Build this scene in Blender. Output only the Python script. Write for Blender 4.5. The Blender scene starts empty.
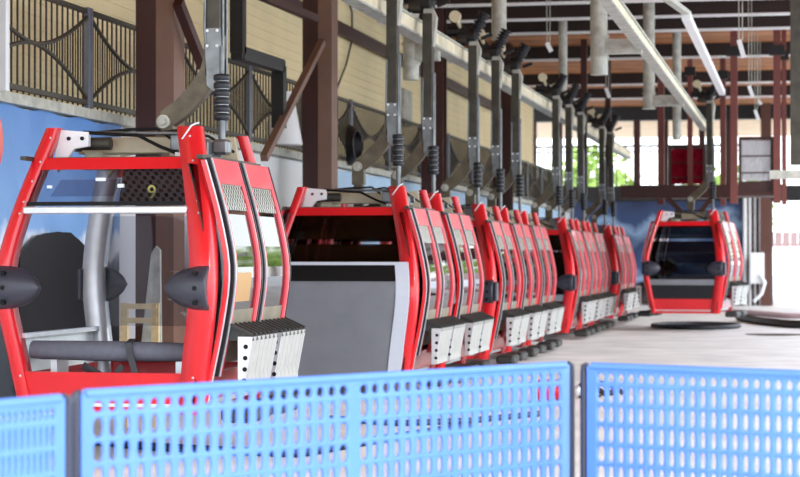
import bpy, math, random
from mathutils import Vector, Matrix
random.seed(7)
S = bpy.context.scene
COL = S.collection
PI = math.pi

# ------------------------------------------------------------------ camera
F = 2000.0
EYE = 1.57
YAW = math.atan(401.0 / F)
PIT = math.atan(18.5 / F)
cd = bpy.data.cameras.new('camera')
cam = bpy.data.objects.new('camera', cd)
COL.objects.link(cam)
cam.location = (0, 0, EYE)
cam.rotation_euler = (PI / 2 + PIT, 0, YAW)
cd.sensor_width = 36
cd.lens = 36 * F / 800
cd.clip_end = 400
cd.dof.use_dof = True
cd.dof.focus_distance = 15.5
cd.dof.aperture_fstop = 3.2
S.camera = cam

FWD = Vector((-math.sin(YAW) * math.cos(PIT), math.cos(YAW) * math.cos(PIT), math.sin(PIT)))
RGT = Vector((math.cos(YAW), math.sin(YAW), 0))
UPV = RGT.cross(FWD)
def ray(px, py): return FWD + RGT * ((px - 400) / F) + UPV * ((238.5 - py) / F)
def atY(px, py, y):
    r = ray(px, py); t = y / r.y
    return Vector((r.x * t, y, EYE + r.z * t))
def atX(px, py, x):
    r = ray(px, py); t = x / r.x
    return Vector((x, r.y * t, EYE + r.z * t))

# ------------------------------------------------------------------ world, sun, exposure
w = bpy.data.worlds.new('world'); S.world = w; w.use_nodes = True
nt = w.node_tree; nt.nodes.clear()
wo = nt.nodes.new('ShaderNodeOutputWorld'); bg = nt.nodes.new('ShaderNodeBackground')
tc = nt.nodes.new('ShaderNodeTexCoord'); sp = nt.nodes.new('ShaderNodeSeparateXYZ')
cr = nt.nodes.new('ShaderNodeValToRGB')
nt.links.new(tc.outputs['Generated'], sp.inputs[0])
nt.links.new(sp.outputs['Z'], cr.inputs[0])
cr.color_ramp.elements[0].position = 0.0; cr.color_ramp.elements[0].color = (0.82, 0.86, 0.86, 1)
cr.color_ramp.elements[1].position = 0.6; cr.color_ramp.elements[1].color = (0.70, 0.80, 1.0, 1)
nt.links.new(cr.outputs[0], bg.inputs['Color']); bg.inputs['Strength'].default_value = 5.0
nt.links.new(bg.outputs[0], wo.inputs[0])
sd = bpy.data.lights.new('sun', 'SUN'); sd.energy = 2.0; sd.angle = math.radians(12); sd.color = (1, .97, .92)
sun = bpy.data.objects.new('sun', sd); COL.objects.link(sun)
sun.rotation_euler = (math.radians(62), 0, math.radians(52))
S.view_settings.view_transform = 'Standard'
S.view_settings.look = 'None'
S.view_settings.exposure = -0.32
S.view_settings.gamma = 1
S.view_settings.use_curve_mapping = False

# ------------------------------------------------------------------ materials
M = {}
def lin(c):
    return tuple((x / 12.92 if x <= .04045 else ((x + .055) / 1.055) ** 2.4) for x in c)
def mat(name, rgb, rough=.5, metal=0., noise=0., scale=6., spec=.5, coat=0.):
    m = bpy.data.materials.new(name); m.use_nodes = True
    n = m.node_tree; b = n.nodes['Principled BSDF']
    c = lin(tuple(v / 255 for v in rgb))
    b.inputs['Base Color'].default_value = (*c, 1)
    b.inputs['Roughness'].default_value = rough
    b.inputs['Metallic'].default_value = metal
    b.inputs['Specular IOR Level'].default_value = spec
    b.inputs['Coat Weight'].default_value = coat
    if noise:
        t = n.nodes.new('ShaderNodeTexNoise'); t.inputs['Scale'].default_value = scale; t.inputs['Detail'].default_value = 6
        g = n.nodes.new('ShaderNodeNewGeometry')
        n.links.new(g.outputs['Position'], t.inputs['Vector'])
        r = n.nodes.new('ShaderNodeValToRGB')
        r.color_ramp.elements[0].position = .3; r.color_ramp.elements[1].position = .7
        r.color_ramp.elements[0].color = (*[x * (1 - noise) for x in c], 1)
        r.color_ramp.elements[1].color = (*[min(1, x * (1 + noise)) for x in c], 1)
        n.links.new(t.outputs['Fac'], r.inputs[0]); n.links.new(r.outputs[0], b.inputs['Base Color'])
    M[name] = m
    return m
mat('red_paint', (214, 24, 36), .28, 0, .05, 3, .5, .4)
mat('pink_door', (228, 70, 82), .32, 0, .06, 4, .5, .3)  # red door paint lightened to pink, its highlights put into the colour
mat('black_rubber', (34, 36, 42), .45)
mat('bumper_grey', (52, 54, 66), .4)
mat('black', (14, 14, 16), .5, spec=.2)
mat('dark_panel', (34, 36, 40), .4, spec=.25)
mat('aluminium', (205, 208, 212), .38, .55, .08, 8)
mat('rack_silver', (178, 178, 174), .5, .25, .05, 10)
mat('rack_top', (52, 54, 52), .5, .3, .3, 30)
mat('steel', (120, 124, 126), .42, .7, .25, 9)
mat('dark_steel', (70, 66, 58), .55, .4, .3, 7)
mat('khaki_steel', (138, 132, 112), .5, .3, .2, 5)
mat('galvanised', (178, 178, 168), .55, .2, .25, 8)
mat('beige_paint', (196, 186, 160), .5, 0, .12, 6)
mat('rail_cream', (226, 216, 186), .55, 0, .22, 3)
mat('brown_steel', (58, 24, 20), .5, .05, .15, 2)
mat('cladding_brown', (122, 92, 78), .6, 0, .12, 2)
mat('brown_red', (112, 56, 50), .5, .05, .1, 2)
mat('dirty_steel', (98, 90, 74), .55, .3, .3, 8)
mat('brown_light', (92, 58, 48), .5, .1, .12, 2)
mat('near_black', (22, 20, 20), .6)
mat('grey_plastic', (122, 126, 134), .5, 0, .08, 3)
mat('grey_trim', (204, 212, 226), .45)
mat('cushion', (92, 96, 108), .7, 0, .1, 20)
mat('white', (232, 234, 236), .5)
mat('pale_blue', (176, 206, 232), .6, 0, .06, 2)
mat('wood_pale', (214, 192, 146), .7, 0, .12, 14)
mat('wood_ceiling', (164, 104, 58), .7, 0, .3, 1.5)
mat('wood_soffit', (226, 196, 160), .8, 0, .1, 1.5)
mat('highlight_tray_white', (236, 236, 236), .5)  # beams' bottom-edge highlight put into the colour; plain white on the tray
mat('beam_shade_dark', (40, 26, 22), .7)  # sides of the beams, their shade put into the colour
mat('concrete', (222, 221, 217), .62, 0, .16, 1.1)
mat('asphalt', (205, 205, 203), .9, 0, .1, .5)
mat('blue_plastic', (96, 142, 226), .42, 0, .05, 5)
mat('siding', (242, 226, 180), .65, 0, .06, 1.2)
mat('crimson', (150, 20, 52), .8, 0, .2, 6)
mat('fabric_white', (238, 238, 240), .8, 0, .04, 6)
mat('iron', (72, 66, 58), .5, .5, .15, 8)
mat('post_grey', (120, 124, 136), .45, .5, .15, 8)
mat('white_roller', (222, 210, 176), .5)
mat('leaf', (150, 176, 84), .8, 0, .4, 1.2)
mat('trunk', (92, 74, 56), .9)
mat('pink_rail', (196, 168, 172), .6)
mat('yellow', (176, 172, 96), .5)
mat('hose_black', (24, 24, 28), .5)
mat('bronze', (190, 150, 96), .5, .5)

def glass(name, tint, alpha, rough=.03):
    m = bpy.data.materials.new(name); m.use_nodes = True; n = m.node_tree; n.nodes.clear()
    o = n.nodes.new('ShaderNodeOutputMaterial'); mx = n.nodes.new('ShaderNodeMixShader')
    t = n.nodes.new('ShaderNodeBsdfTransparent'); t.inputs[0].default_value = (*tint, 1)
    g = n.nodes.new('ShaderNodeBsdfGlossy'); g.inputs['Roughness'].default_value = rough
    g.inputs['Color'].default_value = (.9, .9, .9, 1)
    fr = n.nodes.new('ShaderNodeFresnel'); fr.inputs['IOR'].default_value = alpha
    n.links.new(fr.outputs[0], mx.inputs[0]); n.links.new(t.outputs[0], mx.inputs[1]); n.links.new(g.outputs[0], mx.inputs[2])
    n.links.new(mx.outputs[0], o.inputs[0]); M[name] = m
glass('clear_glass', (.78, .8, .84), 1.35)
glass('tinted_glass', (.24, .25, .27), 1.35)
glass('door_glass', (.22, .24, .24), 2.3)

for nm in ('fabric_white', 'crimson'):
    n = M[nm].node_tree; b_ = n.nodes['Principled BSDF']; o_ = n.nodes['Material Output']
    tr = n.nodes.new('ShaderNodeBsdfTranslucent'); mx = n.nodes.new('ShaderNodeMixShader'); mx.inputs[0].default_value = .75
    tr.inputs['Color'].default_value = (.85, .86, .88, 1) if nm == 'fabric_white' else (.5, .02, .12, 1)
    n.links.new(b_.outputs[0], mx.inputs[1]); n.links.new(tr.outputs[0], mx.inputs[2]); n.links.new(mx.outputs[0], o_.inputs[0])

def dot_mat(name, base, dot, scale, thr):
    m = mat(name, base, .25)
    n = m.node_tree; b = n.nodes['Principled BSDF']
    g = n.nodes.new('ShaderNodeTexCoord'); s = n.nodes.new('ShaderNodeSeparateXYZ'); n.links.new(g.outputs['Object'], s.inputs[0])
    def mt(op, a, bb=None, v=None):
        x = n.nodes.new('ShaderNodeMath'); x.operation = op
        n.links.new(a, x.inputs[0])
        if bb is not None: n.links.new(bb, x.inputs[1])
        if v is not None: x.inputs[1].default_value = v
        return x.outputs[0]
    y = mt('ADD', s.outputs['Y'], s.outputs['X'])
    a = mt('SINE', mt('MULTIPLY', y, v=scale)); c = mt('SINE', mt('MULTIPLY', s.outputs['Z'], v=scale))
    p = mt('MULTIPLY', a, c)
    k = mt('GREATER_THAN', p, v=thr)
    mx = n.nodes.new('ShaderNodeMix'); mx.data_type = 'RGBA'
    n.links.new(k, mx.inputs[0])
    mx.inputs[6].default_value = (*lin(tuple(v / 255 for v in base)), 1); mx.inputs[7].default_value = (*lin(tuple(v / 255 for v in dot)), 1)
    n.links.new(mx.outputs[2], b.inputs['Base Color'])
dot_mat('dotted_dark', (92, 90, 92), (20, 20, 22), 95, .15)
dot_mat('dotted_light', (36, 38, 42), (168, 174, 160), 95, -.05)
dot_mat('black_holes', (176, 176, 176), (12, 12, 12), 60, .5)

def print_mat(name, kind):
    """printed banner pictures: a mountain under cloud, or a dark mountain landscape"""
    m = mat(name, (120, 160, 210), .55); n = m.node_tree; b = n.nodes['Principled BSDF']
    g = n.nodes.new('ShaderNodeNewGeometry'); s = n.nodes.new('ShaderNodeSeparateXYZ'); n.links.new(g.outputs['Position'], s.inputs[0])
    t = n.nodes.new('ShaderNodeTexNoise'); t.inputs['Scale'].default_value = 1.5 if kind == 'sky' else .8; t.inputs['Detail'].default_value = 8
    n.links.new(g.outputs['Position'], t.inputs['Vector'])
    ad = n.nodes.new('ShaderNodeMath'); ad.operation = 'MULTIPLY_ADD'
    n.links.new(t.outputs['Fac'], ad.inputs[0]); ad.inputs[1].default_value = .8 if kind == 'sky' else 2.4
    n.links.new(s.outputs['Z'], ad.inputs[2])
    r = n.nodes.new('ShaderNodeValToRGB')
    mr = n.nodes.new('ShaderNodeMapRange'); mr.inputs['From Min'].default_value = 0; mr.inputs['From Max'].default_value = 4.6
    n.links.new(ad.outputs[0], mr.inputs['Value']); n.links.new(mr.outputs[0], r.inputs[0])
    e = r.color_ramp.elements
    if kind == 'sky':
        st = [(0, (34, 40, 50)), (.39, (50, 58, 70)), (.42, (110, 120, 134)), (.435, (236, 240, 244)), (.465, (222, 232, 244)), (.49, (124, 168, 220)), (.75, (88, 134, 196)), (1, (80, 124, 184))]
    else:
        st = [(0, (24, 34, 60)), (.35, (36, 54, 92)), (.45, (60, 88, 132)), (.52, (150, 176, 206)), (.57, (56, 84, 128)), (.70, (34, 52, 92)), (.8, (130, 156, 186)), (.86, (44, 66, 106)), (1, (30, 42, 74))]
    while len(e) < len(st): e.new(.5)
    for k, (p, c) in enumerate(st): e[k].position = p; e[k].color = (*lin(tuple(v / 255 for v in c)), 1)
    n.links.new(r.outputs[0], b.inputs['Base Color'])
print_mat('banner_sky', 'sky'); print_mat('banner_dark', 'dark')

# planked wood ceiling: boards as a stripe pattern across Y
def planks(name, step):
    n = M[name].node_tree; b = n.nodes['Principled BSDF']
    g = n.nodes.new('ShaderNodeNewGeometry'); s = n.nodes.new('ShaderNodeSeparateXYZ'); n.links.new(g.outputs['Position'], s.inputs[0])
    d = n.nodes.new('ShaderNodeMath'); d.operation = 'DIVIDE'; n.links.new(s.outputs['Y'], d.inputs[0]); d.inputs[1].default_value = step
    f = n.nodes.new('ShaderNodeMath'); f.operation = 'FLOOR'; n.links.new(d.outputs[0], f.inputs[0])
    wn = n.nodes.new('ShaderNodeTexWhiteNoise'); wn.noise_dimensions = '1D'; n.links.new(f.outputs[0], wn.inputs['W'])
    hv = n.nodes.new('ShaderNodeHueSaturation'); mr = n.nodes.new('ShaderNodeMapRange')
    mr.inputs['To Min'].default_value = .6; mr.inputs['To Max'].default_value = 1.4
    n.links.new(wn.outputs['Value'], mr.inputs['Value']); n.links.new(mr.outputs[0], hv.inputs['Value'])
    src = b.inputs['Base Color'].links[0].from_socket
    n.links.new(src, hv.inputs['Color']); n.links.new(hv.outputs[0], b.inputs['Base Color'])
planks('wood_ceiling', .22)

# ------------------------------------------------------------------ mesh helpers
class MB:
    def __init__(s): s.v = []; s.f = []; s.sm = []
    def add(s, vs, fs, smooth=False):
        o = len(s.v); s.v += [tuple(v) for v in vs]
        for f in fs: s.f.append(tuple(i + o for i in f)); s.sm.append(smooth)
        return s
    def box(s, c, d, rot=None, bev=0.):
        c = Vector(c); hx, hy, hz = d[0] / 2, d[1] / 2, d[2] / 2
        if bev > 0:
            b = min(bev, hx * .9, hy * .9, hz * .9); vs = []; idx = {}
            for sx in (-1, 1):
                for sy in (-1, 1):
                    for sz in (-1, 1):
                        for k in range(3):
                            p = [sx * (hx - b), sy * (hy - b), sz * (hz - b)]
                            p[k] = (sx, sy, sz)[k] * (hx, hy, hz)[k]
                            idx[(sx, sy, sz, k)] = len(vs); vs.append(Vector(p))
            fs = []
            for k in range(3):
                a, bb = [(1, 2), (0, 2), (0, 1)][k]
                for sg in (-1, 1):
                    q = []
                    for (u, v2) in ((-1, -1), (1, -1), (1, 1), (-1, 1)):
                        t = [0, 0, 0]; t[k] = sg; t[a] = u; t[bb] = v2
                        q.append(idx[(*t, k)])
                    fs.append(q)
            for k in range(3):
                a, bb = [(1, 2), (0, 2), (0, 1)][k]
                for u in (-1, 1):
                    for v2 in (-1, 1):
                        t1 = [0, 0, 0]; t1[a] = u; t1[bb] = v2; t1[k] = -1
                        t2 = list(t1); t2[k] = 1
                        fs.append([idx[(*t1, a)], idx[(*t2, a)], idx[(*t2, bb)], idx[(*t1, bb)]])
            for sx in (-1, 1):
                for sy in (-1, 1):
                    for sz in (-1, 1): fs.append([idx[(sx, sy, sz, k)] for k in range(3)])
        else:
            vs = [Vector((x * hx, y * hy, z * hz)) for x in (-1, 1) for y in (-1, 1) for z in (-1, 1)]
            fs = [(0, 1, 3, 2), (4, 6, 7, 5), (0, 4, 5, 1), (2, 3, 7, 6), (0, 2, 6, 4), (1, 5, 7, 3)]
        if rot is not None: vs = [rot @ v for v in vs]
        return s.add([v + c for v in vs], fs)
    def bar(s, p, q, wd, ht, up=(0, 0, 1), bev=0.):
        p = Vector(p); q = Vector(q); d = (q - p); L = d.length; d.normalize()
        up = Vector(up)
        if abs(d.dot(up)) > .98: up = Vector((0, 1, 0))
        x = d.cross(up).normalized(); z = x.cross(d)
        R = Matrix((x, d, z)).transposed()
        return s.box((p + q) / 2, (wd, L, ht), R, bev)
    def tube(s, pts, r, n=8, cap=True):
        pts = [Vector(p) for p in pts]; rs = r if isinstance(r, (list, tuple)) else [r] * len(pts)
        rings = []; prev = None
        for i, p in enumerate(pts):
            d = (pts[min(i + 1, len(pts) - 1)] - pts[max(i - 1, 0)])
            if d.length < 1e-9: d = Vector((0, 0, 1))
            d.normalize()
            if prev is None:
                a = d.cross(Vector((0, 0, 1)) if abs(d.z) < .9 else Vector((1, 0, 0))).normalized()
            else:
                a = (prev - d * prev.dot(d)).normalized()
            prev = a; b = d.cross(a)
            rings.append([p + (a * math.cos(2 * PI * k / n) + b * math.sin(2 * PI * k / n)) * rs[i] for k in range(n)])
        vs = [v for g in rings for v in g]; fs = []
        for i in range(len(pts) - 1):
            for k in range(n):
                fs.append((i * n + k, i * n + (k + 1) % n, (i + 1) * n + (k + 1) % n, (i + 1) * n + k))
        s.add(vs, fs, n > 5)
        if cap:
            s.add(rings[0], [tuple(range(n))[::-1]]); s.add(rings[-1], [tuple(range(n))])
        return s
    def sweep(s, pts, sec, xdir=(1, 0, 0), smooth=False):
        """section points (a,b): a along xdir, b along Y-ish normal of the path"""
        pts = [Vector(p) for p in pts]; xd = Vector(xdir); n = len(sec); vs = []
        for i, p in enumerate(pts):
            d = (pts[min(i + 1, len(pts) - 1)] - pts[max(i - 1, 0)]).normalized()
            x = (xd - d * xd.dot(d)).normalized(); y = d.cross(x)
            vs += [p + x * a + y * b for a, b in sec]
        fs = []
        for i in range(len(pts) - 1):
            for k in range(n):
                fs.append((i * n + k, i * n + (k + 1) % n, (i + 1) * n + (k + 1) % n, (i + 1) * n + k))
        s.add(vs, fs, smooth)
        s.add(vs[:n], [tuple(range(n))[::-1]]); s.add(vs[-n:], [tuple(range(n))])
        return s
    def prism(s, pts, off):
        """polygon pts (3d) extruded by vector off"""
        n = len(pts); o = Vector(off); a = [Vector(p) for p in pts]
        fs = [tuple(range(n))[::-1], tuple(range(n, 2 * n))] + [(k, (k + 1) % n, n + (k + 1) % n, n + k) for k in range(n)]
        return s.add(a + [p + o for p in a], fs)
    def sheet(s, rows, thick):
        """grid of points extruded along thick vector"""
        nr = len(rows); nc = len(rows[0]); t = Vector(thick)
        a = [Vector(p) for r in rows for p in r]; N = len(a); fs = []
        for i in range(nr - 1):
            for j in range(nc - 1):
                q = (i * nc + j, i * nc + j + 1, (i + 1) * nc + j + 1, (i + 1) * nc + j)
                fs.append(q); fs.append(tuple(x + N for x in q[::-1]))
        def edge(p, q): fs.append((p, q, q + N, p + N))
        for j in range(nc - 1): edge(j + 1, j); edge((nr - 1) * nc + j, (nr - 1) * nc + j + 1)
        for i in range(nr - 1): edge(i * nc, (i + 1) * nc); edge((i + 1) * nc + nc - 1, i * nc + nc - 1)
        return s.add(a + [p + t for p in a], fs)
    def sphere(s, c, r, n=10, m=7):
        c = Vector(c); rr = r if isinstance(r, (tuple, list)) else (r, r, r); vs = []; fs = []
        for i in range(m + 1):
            th = PI * i / m
            for k in range(n):
                ph = 2 * PI * k / n
                vs.append(c + Vector((rr[0] * math.sin(th) * math.cos(ph), rr[1] * math.sin(th) * math.sin(ph), rr[2] * math.cos(th))))
        for i in range(m):
            for k in range(n): fs.append((i * n + k, i * n + (k + 1) % n, (i + 1) * n + (k + 1) % n, (i + 1) * n + k))
        return s.add(vs, fs, True)
    def build(s, name, m, parent=None, loc=None):
        me = bpy.data.meshes.new(name); me.from_pydata(s.v, [], s.f); me.validate(); me.update()
        me.polygons.foreach_set('use_smooth', s.sm[:len(me.polygons)] if len(s.sm) >= len(me.polygons) else [False] * len(me.polygons))
        import bmesh
        b = bmesh.new(); b.from_mesh(me); bmesh.ops.recalc_face_normals(b, faces=b.faces); b.to_mesh(me); b.free()
        o = bpy.data.objects.new(name, me); COL.objects.link(o)
        o.data.materials.append(M[m] if isinstance(m, str) else m)
        if parent is not None: o.parent = parent
        if loc is not None: o.location = loc
        return o

def tag(o, label=None, cat=None, group=None, kind=None):
    if label: o['label'] = label
    if cat: o['category'] = cat
    if group: o['group'] = group
    if kind: o['kind'] = kind
    return o
def thing(name, label, cat, loc=(0, 0, 0), group=None):
    o = bpy.data.objects.new(name, None); COL.objects.link(o); o.location = loc
    o.empty_display_size = .1
    return tag(o, label, cat, group)
def struct(name, mb, m):
    o = mb.build(name, m); o['kind'] = 'structure'; return o
CH = {}
def dup(root, loc, label=None, group=None, skip=()):
    r = root.copy(); COL.objects.link(r); r.location = loc
    if label: r['label'] = label
    if group: r['group'] = group
    def rec(src, dst):
        for ch in src.children:
            if ch.name.split('.')[0] in skip: continue
            c = ch.copy(); COL.objects.link(c); c.parent = dst
            rec(ch, c)
    rec(root, r)
    return r
def interp(tab, z):
    """smooth (Catmull-Rom) interpolation in a table of (z, value)"""
    if z <= tab[0][0]: return tab[0][1]
    if z >= tab[-1][0]: return tab[-1][1]
    for i in range(len(tab) - 1):
        z0, a = tab[i]; z1, b = tab[i + 1]
        if z0 <= z <= z1:
            t = (z - z0) / (z1 - z0)
            p = tab[max(i - 1, 0)]; q = tab[min(i + 2, len(tab) - 1)]
            m0 = (b - p[1]) / (z1 - p[0]) * (z1 - z0) if z1 > p[0] else 0
            m1 = (q[1] - a) / (q[0] - z0) * (z1 - z0) if q[0] > z0 else 0
            return (2 * t ** 3 - 3 * t * t + 1) * a + (t ** 3 - 2 * t * t + t) * m0 + (-2 * t ** 3 + 3 * t * t) * b + (t ** 3 - t * t) * m1

# ------------------------------------------------------------------ structure
XW = -8.2       # siding wall
XG = -7.3       # parapet wall with the banners, railing on its top
YB = 66.0       # back wall
floor = struct('floor', MB().box((0.5, 33, -.1), (19.2, 68, .2)), 'concrete')
g = MB().box((60, 60, -.13), (280, 260, .1)); struct('ground', g, 'asphalt')

# lapped siding wall
b = MB(); z = 0; rows = []
while z < 6.4:
    b.add([(XW + .02, 8, z), (XW + .02, 62, z), (XW, 62, z + .15), (XW, 8, z + .15)], [(0, 1, 2, 3)])
    b.add([(XW + .02, 8, z), (XW + .02, 62, z), (XW, 62, z), (XW, 8, z)], [(3, 2, 1, 0)])
    z += .15
b.box((XW - .11, 35, 3.25), (.2, 54, 6.5))
struct('wall_left', b, 'siding')
# parapet wall below the railing
b = MB().box((XG - .15, 37.4, 1.5), (.2, 54.8, 3.0)); struct('wall_parapet', b, 'white')
b = MB().box((XG - .1, 37.4, 3.06), (.34, 54.8, .1)); struct('trim_1', b, 'galvanised')
b = MB().box((XG - .55, 38, 2.95), (.6, 56, .12)); struct('floor_gallery', b, 'dark_steel')

# back wall: low wall, beam, columns between the openings
b = MB().box((-5.5, YB + .15, 1.8), (9.2, .3, 3.6)); struct('wall_back', b, 'brown_steel')
zb = atY(700, 186, YB).z
b = MB().box((-4.5, YB, zb - .25), (11.4, .5, .5)); struct('trim_2', b, 'near_black')
b = MB().box((-1.5, YB, atY(700, 116, YB).z + .1), (21, .5, .45)); struct('trim_3', b, 'near_black')

# ceiling, beam sides darkened as shade, lower flanges whitened as edge highlight
ZC = 6.5
struct('ceiling', MB().box((-3.2, 35, ZC + .1), (12.4, 63, .2)), 'wood_ceiling')
k = 3
for py in (2, 18, 32, 59, 85, 99):
    z0 = 6.17
    yy = (z0 - EYE) * F * math.cos(YAW) / (257 - py)
    # distance measured along the view axis for the beam crossing at px 650
    r = ray(650, py); t = (z0 - EYE) / r.z; yy = r.y * t
    o = struct('trim_%d' % (k + 1), MB().box((-3.2, yy, z0 + .02), (12.8, .17, .04)), 'highlight_tray_white'); k += 1
    struct('trim_%d' % (k + 1), MB().box((-3.2, yy, z0 + .185), (12.8, .13, .29)), 'beam_shade_dark'); k += 1
# outer canopy with a pale timber soffit beyond the back wall
struct('ceiling_canopy', MB().box((-3, 75, 6.6), (16, 16, .2)), 'wood_soffit')

# steel columns of the hall
def column(px0, px1, X, label, xs=.36, light=True):
    a = atX(px0, 300, X - xs * 0)
    c = thing('steel_column', label, 'column', (X, a.y, 0), None)
    H = 6.5
    n = MB().box((0, 0, H / 2), (.03, .34, H)).build('web', 'brown_steel', c)
    MB().box((0, -.18, H / 2), (xs, .03, H)).build('flange', 'brown_steel', c)
    MB().box((0, .18, H / 2), (xs, .03, H)).build('flange', 'brown_steel', c)
    MB().box((0, 0, .02), (xs + .2, .56, .04)).build('base_plate', 'brown_steel', c)
    return c
cols = []
for px, lab in ((160, 'thick brown steel column seen through and above the nearest cabin'),
                (320, 'dark brown steel column rising behind the grey-panelled cabin'),
                (434, 'brown steel column between the second and third groups of cabins'),
                (503, 'brown steel column at the far end of the cream siding')):
    cols.append(column(px, 0, -6.75, lab, .42))
# big boxed face on the nearest two columns
for c in cols[:2]:
    MB().box((.12, -.02, 3.24), (.2, .38, 6.48)).build('box_cladding', 'cladding_brown', c)

# horizontal brown wall girt and diagonal braces on the siding
p = atX(336, 27, XW + .12); q = atX(500, 110, XW + .12); d = (q - p)
b = MB().bar(p - d * .9, q + d * .15, .12, .22); tag(b.build('wall_girt', 'brown_steel'), 'long brown steel girt running along the cream siding', 'beam')
c1, c2 = cols[0].location, cols[1].location
X0 = -6.42
b = MB().bar(atX(178, 2, X0), atX(203, 66, X0 + .05), .1, .1)
tag(b.build('diagonal_brace', 'brown_steel'), 'short brown brace leaning off the nearest thick column', 'brace')
b = MB().bar(atX(322, 42, X0 - .1), atX(264, 158, X0 - .1), .09, .09)
tag(b.build('diagonal_brace', 'cladding_brown'), 'long brown brace slanting down from the second column', 'brace')
b = MB().bar(atX(262, -4, X0 - .1), atX(316, 19, X0 - .1), .1, .1)
tag(b.build('diagonal_brace', 'brown_steel'), 'brown tie meeting the second column near the roof', 'brace')
# black square duct with two bends
b = MB()
pts = [atX(238, -40, -6.6), atX(238, 53, -6.6), atX(279, 66, -6.6), atX(279, 128, -6.6)]
for i in range(3): b.bar(pts[i], pts[i + 1], .16, .16)
for p in pts[1:3]: b.box(p, (.14, .14, .14))
tag(b.build('cranked_frame', 'near_black'), 'black square frame with two bends hanging left of the second column', 'frame')

# ------------------------------------------------------------------ ironwork railing on the parapet
z0 = 3.13; z1 = 4.16; L = 3.1
def railing():
    c = thing('ironwork_railing', 'black', 'railing', (XG, 0, 0), 'ironwork railing bays on the parapet')
    b = MB()
    b.bar((0, 0, z0 + .05), (0, L, z0 + .05), .05, .05); b.bar((0, 0, z1 - .03), (0, L, z1 - .03), .05, .05)
    b.build('rail', 'iron', c)
    zm = (z0 + z1) / 2; H = (z1 - z0) / 2 - .06
    def arc(y):
        t = min(y, L - y) / (L / 2)
        return H * (1 - t) ** 1.7
    b = MB()
    ys = [L * k / 30 for k in range(31)]
    for s in (-1, 1): b.tube([(0.01, y, zm + s * arc(y)) for y in ys], .022, 6)
    b.build('curved_bar', 'iron', c)
    b = MB(); n = 21
    for k in range(1, n):
        y = L * k / n; b.bar((0, y, z0), (0, y, z1), .016, .016)
        y2 = y + L / n / 2; h = arc(y2)
        b.bar((0, y2, zm - h), (0, y2, zm + h), .010, .010)
    b.build('bars', 'iron', c)
    b = MB().box((0, .035, (z0 + z1) / 2), (.07, .045, z1 - z0 + .02)).box((0, -.045, (z0 + z1) / 2), (.07, .07, z1 - z0 + .02))
    b.build('post', 'post_grey', c)
    return c
r0 = railing()
ys = [atX(88, 50, XG).y + L * k for k in range(-2, 13)]
names = ['far left of the frame', 'left of the nearest thick column', 'crossing behind the nearest thick column', 'behind the curved hanger of the nearest cabin',
         'behind the black cranked frame', 'just before the second column', 'just past the second column']
for i, y in enumerate(ys):
    lab = 'black ironwork railing bay on the parapet, ' + (names[i] if i < 7 else 'one of the distant bays by the cream siding')
    r = r0 if i == 0 else dup(r0, (XG, y, 0))
    if i == 0: r.location = (XG, y, 0)
    r['label'] = lab
# white vertical post at left frame edge
a = atX(3, 40, XG + .1)
b = MB().box((a.x, a.y, 5.2), (.09, .09, 4.2)); tag(b.build('white_post', 'white'), 'white post at the left edge of the railing', 'post')

# banners on the parapet
def banner(name, px0, px1, zt, zbm, m, lab, x=XG):
    y0 = atX(px0, 200, x).y; y1 = atX(px1, 200, x).y
    n = 24; rows = []
    for i in range(5):
        zz = zbm + (zt - zbm) * i / 4
        rows.append([(x - .02 + .012 * math.sin(j * 1.7 + i), y0 + (y1 - y0) * j / n, zz - (.02 * math.sin(j * PI / 2) if i == 4 else 0)) for j in range(n + 1)])
    o = MB().sheet(rows, (.012, 0, 0)).build(name, m)
    return tag(o, lab, 'banner')
banner('mountain_banner', -120, 121, 3.0, .1, 'banner_sky', 'blue sky and mountain picture banner on the wall at far left')
banner('pale_banner', 335, 470, 2.98, .1, 'pale_blue', 'pale blue banner sheet behind the cabins past the second column')
banner('pale_banner', 478, 560, 2.98, .1, 'pale_blue', 'distant pale blue banner sheet near the far end of the cabin row')
# black mountain block of the banner picture
a0 = atX(18, 242, XG + .03); a1 = atX(100, 242, XG + .03)
b = MB()
n = 20; rt = []; rb = []
for j in range(n + 1):
    t = j / n; y = a0.y + (a1.y - a0.y) * t
    h = 1.72 + .1 * math.sin(t * PI) - .22 * max(0, t - .6) / .4 - .12 * max(0, .2 - t) / .2 + .004 * math.sin(j * 2.3)
    rt.append((XG + .03, y, h)); rb.append((XG + .03, y, .3))
b.sheet([rb, rt], (.02, 0, 0))
tag(b.build('printed_mountain', 'dark_panel'), 'dark mountain shape low on the blue banner seen through nearest cabin', 'picture')
# red disc at the left edge
a = atX(-14, 140, XG + .08)
b = MB(); b.tube([(a.x, a.y, a.z), (a.x + .03, a.y, a.z)], .33, 40)
tag(b.build('red_disc', 'red_paint'), 'round red disc on the banner at the left edge', 'disc')

# ------------------------------------------------------------------ storage rails
XR = -4.86; ZR = 4.5
def rail_thing(X, y0, y1, z, lab, w_=.13, h_=.17):
    c = thing('storage_rail', lab, 'rail', (X, y0, z))
    b = MB().box((0, (y1 - y0) / 2, 0), (w_, y1 - y0, h_)); b.build('rail_body', 'rail_cream', c)
    b = MB().box((0, (y1 - y0) / 2, h_ / 2 + .012), (w_ + .06, y1 - y0, .024)).box((0, (y1 - y0) / 2, -h_ / 2 - .012), (w_ + .06, y1 - y0, .024))
    b.build('rail_flange', 'galvanised', c)
    return c
rail_thing(XR, 10, 58, ZR, 'cream steel overhead rail carrying the long row of cabins')
XB = -2.13
rail_thing(XB, 15, 45.5, ZR, 'cream steel overhead rail leading to the lone far cabin', .09, .13)
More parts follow.
